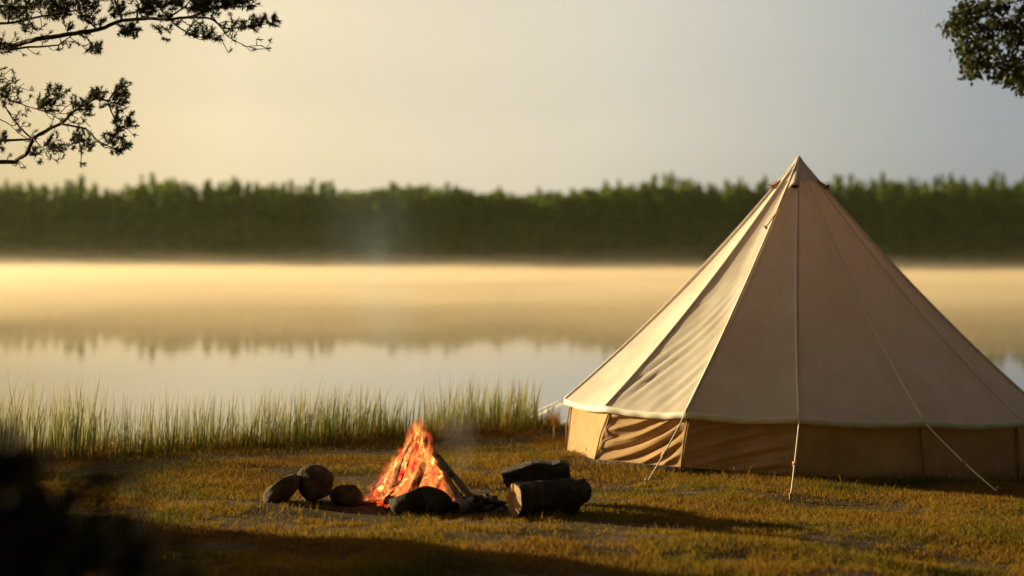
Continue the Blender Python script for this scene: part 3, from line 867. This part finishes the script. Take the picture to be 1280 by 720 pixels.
def flame_volume(base, H):
    b = MB(); b.box((base.x + .01, base.y, base.z + H / 2 + .02), .38, .24, H / 2 + .04)
    m, nt, out = mat('flame_gas'); m.cycles.volume_step_rate = .25
    g = N(nt, 'TexCoord'); sb = N(nt, 'VectorMath', operation='SUBTRACT'); L(nt, g.outputs['Object'], sb.inputs[0]); sb.inputs[1].default_value = base
    def mth(op, a, b_=None, c=None):
        n = N(nt, 'Math', operation=op)
        for i, q in enumerate((a, b_, c)):
            if q is None: continue
            if isinstance(q, (int, float)): n.inputs[i].default_value = q
            else: L(nt, q, n.inputs[i])
        return n.outputs[0]
    def nz3(scale, sc_, det, off=0):
        mp = N(nt, 'Mapping'); mp.inputs['Scale'].default_value = sc_; mp.inputs['Location'].default_value = (off, off, off); L(nt, wv, mp.inputs[0])
        return noise(nt, scale, det, mp.outputs[0], .6)
    nw = N(nt, 'TexNoise'); nw.inputs['Scale'].default_value = 9; nw.inputs['Detail'].default_value = 2; L(nt, sb.outputs[0], nw.inputs['Vector'])
    ws = N(nt, 'VectorMath', operation='SUBTRACT'); L(nt, nw.outputs['Color'], ws.inputs[0]); ws.inputs[1].default_value = (.5, .5, .5)
    wm = N(nt, 'VectorMath', operation='MULTIPLY_ADD'); L(nt, ws.outputs[0], wm.inputs[0]); wm.inputs[1].default_value = (.09, .06, .05); L(nt, sb.outputs[0], wm.inputs[2]); wv = wm.outputs[0]
    sx = N(nt, 'SeparateXYZ'); L(nt, wv, sx.inputs[0])
    hn = nz3(13, (1, 1, .05), 2, 3)
    t = mth('DIVIDE', sx.outputs[2], mth('MULTIPLY_ADD', hn, .9 * H, .52 * H))
    tt = mth('MAXIMUM', mth('SUBTRACT', 1.0, t), 0.0)
    cx = mth('MULTIPLY_ADD', t, .055, 0.0)
    dx = mth('DIVIDE', mth('SUBTRACT', sx.outputs[0], cx), mth('MULTIPLY_ADD', mth('POWER', tt, .9), .30, .015))
    dy = mth('DIVIDE', sx.outputs[1], mth('MULTIPLY_ADD', tt, .16, .02))
    e = mth('SUBTRACT', 1.0, mth('SQRT', mth('ADD', mth('MULTIPLY', dx, dx), mth('MULTIPLY', dy, dy))))
    n1 = nz3(30, (1, 1, .42), 3)
    d = mth('MULTIPLY_ADD', mth('SUBTRACT', n1, .53), 6.5, mth('MULTIPLY', e, 1.1))
    d = mth('MULTIPLY', mth('MINIMUM', mth('MAXIMUM', d, 0.0), 1.0), mth('GREATER_THAN', e, 0.0))
    d = mth('MULTIPLY', d, mth('MINIMUM', mth('MULTIPLY', e, 6.0), 1.0))
    d = mth('MULTIPLY', d, mth('GREATER_THAN', tt, 0.0))
    n2 = nz3(17, (1, 1, .5), 3, 7)
    col = ramp(nt, mth('MULTIPLY_ADD', d, .22, mth('MULTIPLY', n2, .9)), [(.32, (.55, .012, .012)), (.48, (1, .05, .03)), (.58, (1, .17, .04)), (.70, (1, .36, .06)), (.86, (1, .58, .18))])
    em = N(nt, 'Emission'); L(nt, col, em.inputs[0]); L(nt, mth('MULTIPLY', d, 12.5), em.inputs[1])
    ab_ = N(nt, 'VolumeAbsorption'); ab_.inputs[0].default_value = (.12, .05, .04, 1); L(nt, mth('MULTIPLY', d, 14.0), ab_.inputs['Density'])
    ad = N(nt, 'AddShader'); L(nt, em.outputs[0], ad.inputs[0]); L(nt, ab_.outputs[0], ad.inputs[1]); L(nt, ad.outputs[0], out.inputs['Volume'])
    b.build('flame', m, fire, smooth=False)
fb = at(513, 622, 12.62)
flame_volume(fb, .50)
for i in range(26):
    px_ = rnd.uniform(470, 572); q_ = blob('ember', on(px_, rnd.uniform(614, 630), 12.35 + rnd.random() * .4, .03 + .03 * rnd.random()), (.02, .016, .012), M_ember, 90 + i, rnd.uniform(0, 3), 0, .3, 4, 1)
    q_.parent = fire; q_.matrix_parent_inverse = Matrix.Translation(-fire.location)
# smoke: a soft plume whose density falls off from a drifting axis
def smoke(name, base, H, drift, r0, r1, D_, col, label):
    b = MB(); w_ = r1 + abs(drift) + .05
    b.box((base.x + drift / 2, base.y + .3, base.z + H / 2), w_ / 1.2 + .1, r1 + .35, H / 2)
    m, nt, out = mat(name + '_air')
    v = N(nt, 'VolumePrincipled'); v.inputs['Color'].default_value = (*col, 1); v.inputs['Anisotropy'].default_value = .2
    g = N(nt, 'TexCoord'); sb = N(nt, 'VectorMath', operation='SUBTRACT'); L(nt, g.outputs['Object'], sb.inputs[0]); sb.inputs[1].default_value = base
    sx = N(nt, 'SeparateXYZ'); L(nt, sb.outputs[0], sx.inputs[0])
    def mth(op, a, b_=None, c=None):
        n = N(nt, 'Math', operation=op)
        for i, q in enumerate((a, b_, c)):
            if q is None: continue
            if isinstance(q, (int, float)): n.inputs[i].default_value = q
            else: L(nt, q, n.inputs[i])
        return n.outputs[0]
    t = mth('DIVIDE', sx.outputs[2], H)
    wob = mth('MULTIPLY', mth('SINE', mth('MULTIPLY', t, 8.0)), .05)
    cx = mth('MULTIPLY_ADD', t, drift, wob); cy = mth('MULTIPLY', t, .5)
    dx = mth('SUBTRACT', sx.outputs[0], cx); dy = mth('SUBTRACT', sx.outputs[1], cy)
    rr = mth('MULTIPLY_ADD', t, r1 - r0, r0)
    d2 = mth('DIVIDE', mth('ADD', mth('MULTIPLY', dx, dx), mth('MULTIPLY', dy, dy)), mth('MULTIPLY', rr, rr))
    f = mth('MAXIMUM', mth('SUBTRACT', 1.0, d2), 0.0)
    fade = mth('MULTIPLY', mth('MINIMUM', mth('MULTIPLY', t, 6.0), 1.0), mth('MINIMUM', mth('MULTIPLY', mth('SUBTRACT', 1.0, t), 2.2), 1.0))
    mp = N(nt, 'Mapping'); mp.inputs['Scale'].default_value = (1, 1, .45); L(nt, g.outputs['Object'], mp.inputs[0])
    nn = noise(nt, 4.2, 4, mp.outputs[0]); nr_ = ramp(nt, nn, [(.35, (.05, .05, .05)), (.62, (1, 1, 1))])
    L(nt, mth('MULTIPLY', mth('MULTIPLY', mth('MULTIPLY', f, f), mth('MAXIMUM', fade, 0.0)), mth('MULTIPLY', nr_, D_)), v.inputs['Density'])
    m.cycles.volume_step_rate = 1.5
    L(nt, v.outputs[0], out.inputs['Volume'])
    tag(b.build('smoke', m, smooth=False), label, 'smoke', kind='stuff')
smoke('smoke', at(516, 556, 12.8), 1.75, -.34, .07, .62, .42, (.58, .74, 1), 'faint bluish smoke rising from the flames in front of the forest')
smoke('low_smoke', at(556, 606, 12.85), .62, .22, .08, .30, .55, (.78, .78, .88), 'low thin smoke trailing off to the right of the fire')

# ------------------------------------------------------------------ pine at the left
def Z5(x, y): return (x / 3.272, y / 3.272)
def pine():
    DP = 13.0
    root_xy = (-4.75, 12.6)
    T = empty('pine_tree', (root_xy[0], root_xy[1], G(*root_xy))); tag(T, 'pine tree at the left edge whose bare-tipped boughs hang into the sky', 'tree')
    tb = MB(); gx, gy = root_xy
    tb.tube([(gx, gy, G(gx, gy) - .2), (gx + .03, gy, .6), (gx + .05, gy, 2), (gx + .15, gy + .1, 4), (gx + .1, gy, 7), (gx, gy, 11)], [.24, .19, .17, .14, .09, .02], 14)
    tb.build('trunk', M_pinebark, T)
    limbs = [
        ([(-160, 250), (-60, 175), (60, 185), (150, 160), (280, 140), (400, 120), (500, 85), (600, 76), (690, 76), (780, 70), (860, 40), (960, 5), (1010, -20)], .016),
        ([(-160, 230), (-60, 205), (60, 195), (150, 190), (240, 185), (300, 140)], .010),
        ([(690, 76), (740, 120), (800, 150), (900, 150)], .006),
        ([(780, 70), (860, 75), (930, 120), (1000, 110), (1060, 105), (1120, 92)], .006),
        ([(860, 60), (930, 150), (1000, 190), (1065, 188)], .004),
        ([(560, 76), (565, 20), (540, -30)], .007),
        ([(500, 85), (470, 0), (440, -50)], .006),
        ([(-60, 100), (60, 90), (200, 60), (330, 40), (430, 0)], .009),
        ([(-60, 20), (100, 30), (240, -10), (400, -40)], .011),
        ([(400, 120), (330, 60), (240, -20)], .006),
        ([(100, 130), (130, 60), (160, 0)], .005),
        ([(690, 76), (640, 20), (600, -30)], .006), ([(690, 76), (760, 20), (800, -30)], .006),
        ([(-60, 665), (60, 660), (110, 630), (135, 570), (190, 535), (250, 505), (290, 465), (330, 440), (390, 400), (440, 412), (470, 370), (485, 350)], .013),
        ([(250, 510), (350, 525), (400, 575), (430, 605), (480, 605)], .006),
        ([(440, 412), (462, 470), (480, 520), (530, 515)], .005),
        ([(135, 570), (80, 520), (20, 440), (0, 400), (-60, 360)], .007),
        ([(-60, 370), (0, 385), (60, 420), (150, 445), (200, 410)], .006),
        ([(-60, 300), (0, 320), (55, 355)], .004),
        ([(150, 445), (210, 465), (285, 465)], .004), ([(-40, 470), (30, 500), (90, 555)], .004),
        ([(135, 570), (170, 600), (200, 620)], .004), ([(350, 525), (320, 575), (335, 620)], .003),
        ([(330, 480), (370, 520)], .003), ([(-20, 570), (90, 570)], .003),
    ]
    trunk_at = lambda z: Vector((gx + .08, gy, z))
    segs = []
    for li, (pl, r0) in enumerate(limbs):
        pts = []; dz = DP + .35 * math.sin(li * 1.7)
        if li in (0, 1, 7, 8, 13, 16, 17, 18):
            q0 = at(*Z5(*pl[0]), dz); pts.append(Vector((gx + .1, gy, q0.z - .15)))
        for i, (x, y) in enumerate(pl):
            pts.append(at(*Z5(x + rnd.uniform(-3, 3), y + rnd.uniform(-3, 3)), dz + .12 * math.sin(i * 1.3 + li)))
        # smooth
        fine = []
        for i in range(len(pts) - 1):
            a, b = pts[i], pts[i + 1]
            for s_ in range(4):
                t = s_ / 4; fine.append(a.lerp(b, t) + Vector((rnd.uniform(-1, 1), 0, rnd.uniform(-1, 1))) * .003)
        fine.append(pts[-1])
        nF = len(fine)
        mb = MB(); mb.tube(fine, [max(.0025, r0 * 1.25 * (1 - .75 * i / nF)) for i in range(nF)], 6)
        # side twigs
        for i in range(4, nF):
            if rnd.random() < .55:
                d = Vector((rnd.uniform(-.1, 1), rnd.uniform(-.8, .8), rnd.uniform(-.6, .6))).normalized(); ln = rnd.uniform(.05, .13)
                e = fine[i] + d * ln; mid = fine[i] + d * ln * .5 + Vector((0, 0, rnd.uniform(-.02, .02)))
                mb.tube([fine[i], mid, e], [.0035, .0028, .002], 4)
                if rnd.random() < .5: 
                    e2 = mid + Vector((rnd.uniform(-.2, 1), rnd.uniform(-.5, .5), rnd.uniform(-1, 1))).normalized() * ln * .6
                    mb.tube([mid, e2], [.0025, .0018], 4); segs.append((e2, .35))
                segs.append((e, .4))
        mb.build('branch', M_pinebark, T)
    clusters = [(20, 30), (60, 50), (110, 30), (90, 110), (130, 125), (30, 80), (200, 50), (230, 40), (250, 60), (180, 65), (330, 30), (360, 45), (300, 20), (400, 105), (480, 130), (510, 140), (540, 135), (525, 120), (545, 155), (500, 120),
        (385, 200), (400, 210), (370, 205), (620, 40), (600, 25), (650, 30), (690, 76), (700, 120), (660, 140), (770, 145), (800, 155), (840, 145), (870, 150), (900, 140), (830, 160), (1000, 115), (1040, 105), (1070, 100), (1100, 92), (1115, 90), (960, 110), (1030, 118),
        (940, 15), (920, 25), (960, 5), (880, 10), (860, 20), (790, 10), (740, 15), (820, 15), (20, 5), (80, 5), (150, 20), (10, 50), (5, 210), (20, 205), (310, 60), (270, 130), (320, 135), (580, 60), (450, 60), (700, 30), (330, 5), (250, 10),
        (210, 385), (190, 400), (230, 395), (160, 420), (155, 435), (250, 380), (175, 450), (200, 460), (195, 605), (210, 615), (220, 625), (180, 600), (330, 570), (310, 560), (345, 600), (300, 600), (330, 620), (290, 580), (320, 450), (300, 455), (340, 430), (350, 460), (370, 410), (380, 400), (400, 390), (360, 430),
        (470, 365), (480, 355), (455, 380), (490, 380), (480, 420), (470, 430), (495, 430), (460, 410), (470, 490), (490, 520), (510, 525), (530, 515), (480, 545), (520, 500), (460, 560), (480, 585), (500, 600), (480, 615), (470, 600), (510, 590), (455, 590), (10, 400), (20, 415), (5, 385), (5, 560), (10, 590), (150, 640), (135, 630)]
    for _ in range(70):
        x = rnd.uniform(0, 1000); clusters.append((x, rnd.uniform(-10, 100 - .06 * x)))
    P = []; Dn = []; Ln = []
    def shoot(c, d, ln, nn):
        for _ in range(nn):
            t = rnd.random(); b = c + d * ln * t
            nd = (d * rnd.uniform(.5, 1.0) + Vector((rnd.gauss(0, .6), rnd.gauss(0, .6), rnd.gauss(0, .6)))).normalized()
            P.append(b); Dn.append(nd); Ln.append(rnd.uniform(.018, .036))
    for i, (x, y) in enumerate(clusters):
        for _ in range(3):
            c = at(*Z5(x + rnd.gauss(0, 9), y + rnd.gauss(0, 8)), DP + rnd.uniform(-.25, .35))
            d = Vector((rnd.uniform(-.4, 1), rnd.uniform(-.6, .6), rnd.uniform(-.3, 1.1))).normalized()
            shoot(c, d, rnd.uniform(.04, .09), 58)
    for c, s_ in segs:
        if rnd.random() < .8: shoot(c, Vector((rnd.uniform(0, 1), rnd.uniform(-.5, .5), rnd.uniform(-.2, 1))).normalized(), .03, int(40 * s_))
    # the rest of the crown, up and to the left, out of the frame
    for _ in range(900):
        c = Vector((gx + rnd.gauss(-.2, .9), gy + rnd.gauss(0, 1.0), rnd.uniform(4.3, 10.5)))
        shoot(c, Vector((rnd.gauss(0, 1), rnd.gauss(0, 1), .6)).normalized(), .12, 26)
    P = np.array([tuple(p) for p in P]); Dn = np.array([tuple(p) for p in Dn]); Ln = np.array(Ln)[:, None]
    s_ = np.cross(Dn, rng.normal(size=Dn.shape)); s_ /= np.linalg.norm(s_, axis=1, keepdims=True); s_ *= .003
    V = np.stack([P - s_, P + s_, P + Dn * Ln + s_ * .3, P + Dn * Ln - s_ * .3], 1).reshape(-1, 3)
    me = arr_mesh('needles', V, np.arange(len(V)).reshape(-1, 4))
    link('needles', me, M_needle, T)
pine()

def bush(x, y, h, label):  # unseen bushes added left of the frame to cast foreground shadow
    T = empty('shadow_bush', (x, y, G(x, y))); tag(T, label, 'bush')
    tb = MB(); n = 5200
    for i in range(6):
        a_ = i * 1.05; tb.tube([(x, y, G(x, y) - .05), (x + .15 * math.cos(a_), y + .15 * math.sin(a_), h * .4), (x + .3 * math.cos(a_), y + .3 * math.sin(a_), h * .85)], [.03, .02, .006], 6)
    tb.build('stem', M_pinebark, T)
    t = rng.random(n); an = rng.uniform(0, 6.283, n); rr = (.2 + .5 * np.sin(np.pi * np.clip(t, .1, 1))) * h * .55 * np.sqrt(rng.random(n)) * (1 + .25 * np.sin(an * 5))
    C = np.stack([x + rr * np.cos(an), y + rr * np.sin(an), .05 + t * h], -1); d = rng.normal(size=(n, 3)) + [0, 0, 1.]; d /= np.linalg.norm(d, axis=1, keepdims=True)
    s_ = np.cross(d, rng.normal(size=(n, 3))); s_ /= np.linalg.norm(s_, axis=1, keepdims=True); s_ *= .02
    V = np.stack([C - s_, C + s_, C + d * .11], 1).reshape(-1, 3)
    link('foliage', arr_mesh('foliage', V, tris=np.arange(n * 3).reshape(-1, 3)), M_needle, T)
bush(-4.7, 11.6, 1.7, 'low spreading juniper bush added out of view in front of the pine to shade the foreground')
bush(-5.3, 12.7, 1.3, 'tall juniper bush added out of view beyond the pine trunk to shade the foreground')
bush(-4.0, 9.2, 1.3, 'small juniper bush added out of view nearest the camera to shade the foreground')

# ------------------------------------------------------------------ broadleaf tree at the top right
def oak():
    DO = 19.0; gx, gy = 8.2, 20.2
    T = empty('oak_tree', (gx, gy, G(gx, gy))); tag(T, 'leafy oak whose dark green bough hangs into the upper right corner', 'tree')
    tb = MB(); z0 = G(gx, gy)
    tb.tube([(gx, gy, z0 - .2), (gx - .05, gy, 1.2), (gx + .1, gy, 3), (gx, gy, 5), (gx - .1, gy, 8)], [.34, .26, .22, .16, .05], 14)
    tb.build('trunk', M_pinebark, T)
    C = []; 
    vis = [(1190, 30), (1198, 20), (1203, 12), (1200, 38), (1188, 40), (1206, 28), (1212, 10), (1208, 50), (1202, 58), (1214, 66), (1210, 80), (1218, 84), (1206, 66), (1225, 60), (1232, 50), (1240, 42), (1222, 16), (1232, 8), (1245, 12), (1255, 6),
           (1240, 28), (1250, 34), (1262, 30), (1272, 24), (1278, 12), (1268, 44), (1258, 50), (1276, 52), (1240, 64), (1228, 76), (1236, 82), (1250, 74), (1256, 88), (1250, 96), (1262, 84), (1270, 94), (1278, 104), (1268, 100), (1282, 112), (1276, 78), (1264, 66), (1284, 66), (1290, 90), (1290, 40), (1290, 10), (1220, 30), (1226, 40), (1275, 36), (1218, 90), (1286, 100), (1210, 90)]
    for (x, y) in vis: C.append((at(x, y, DO + rnd.uniform(-.3, .5)), .055))
    for _ in range(420):
        x = rnd.uniform(1340, 1900); y = rnd.uniform(-700, 80)
        C.append((at(x, y, DO + rnd.uniform(-1.2, 2)), .30))
    for _ in range(120):
        x = rnd.uniform(1235, 1300); y = rnd.uniform(-500, -25)
        C.append((at(x, y, DO + rnd.uniform(-1.2, 2)), .25))
    for i in range(9):
        bb = MB(); t = [at(1195, 34, DO), at(1212, 84, DO), at(1252, 92, DO), at(1280, 108, DO), at(1240, 10, DO), at(1262, 46, DO), at(1500, -200, DO), at(1350, -350, DO + 1), at(1600, -300, DO - 1)][i]
        s_ = Vector((gx, gy, 2.9 + .3 * i)); mid = s_.lerp(t, .55) + Vector((0, 0, .35))
        bb.tube([s_, s_.lerp(mid, .5) + Vector((0, 0, .1)), mid, mid.lerp(t, .5) + Vector((0, 0, .06)), t], [.07, .045, .026, .015, .004], 7)
        bb.build('branch', M_pinebark, T)
    P = []
    Sz = []
    for c, r_ in C:
        nn = 60 if r_ < .1 else 60
        for _ in range(nn):
            P.append(tuple(c + Vector((rnd.gauss(0, r_ * .8), rnd.gauss(0, r_ * 1.3), rnd.gauss(0, r_ * .7))))); Sz.append(rnd.uniform(.022, .042) * (1 if r_ < .1 else 1.15))
    P = np.array(P); s_ = np.array(Sz)[:, None]; n = len(P)
    a = rng.normal(size=(n, 3)); a /= np.linalg.norm(a, axis=1, keepdims=True)
    b = rng.normal(size=(n, 3)); b -= a * (a * b).sum(1, keepdims=True); b /= np.linalg.norm(b, axis=1, keepdims=True)
    V = np.stack([P - a * s_, P - b * s_ * .55, P + a * s_ * 1.1, P + b * s_ * .55], 1).reshape(-1, 3)
    link('foliage', arr_mesh('foliage', V, np.arange(n * 4).reshape(-1, 4)), M_oak, T)
oak()
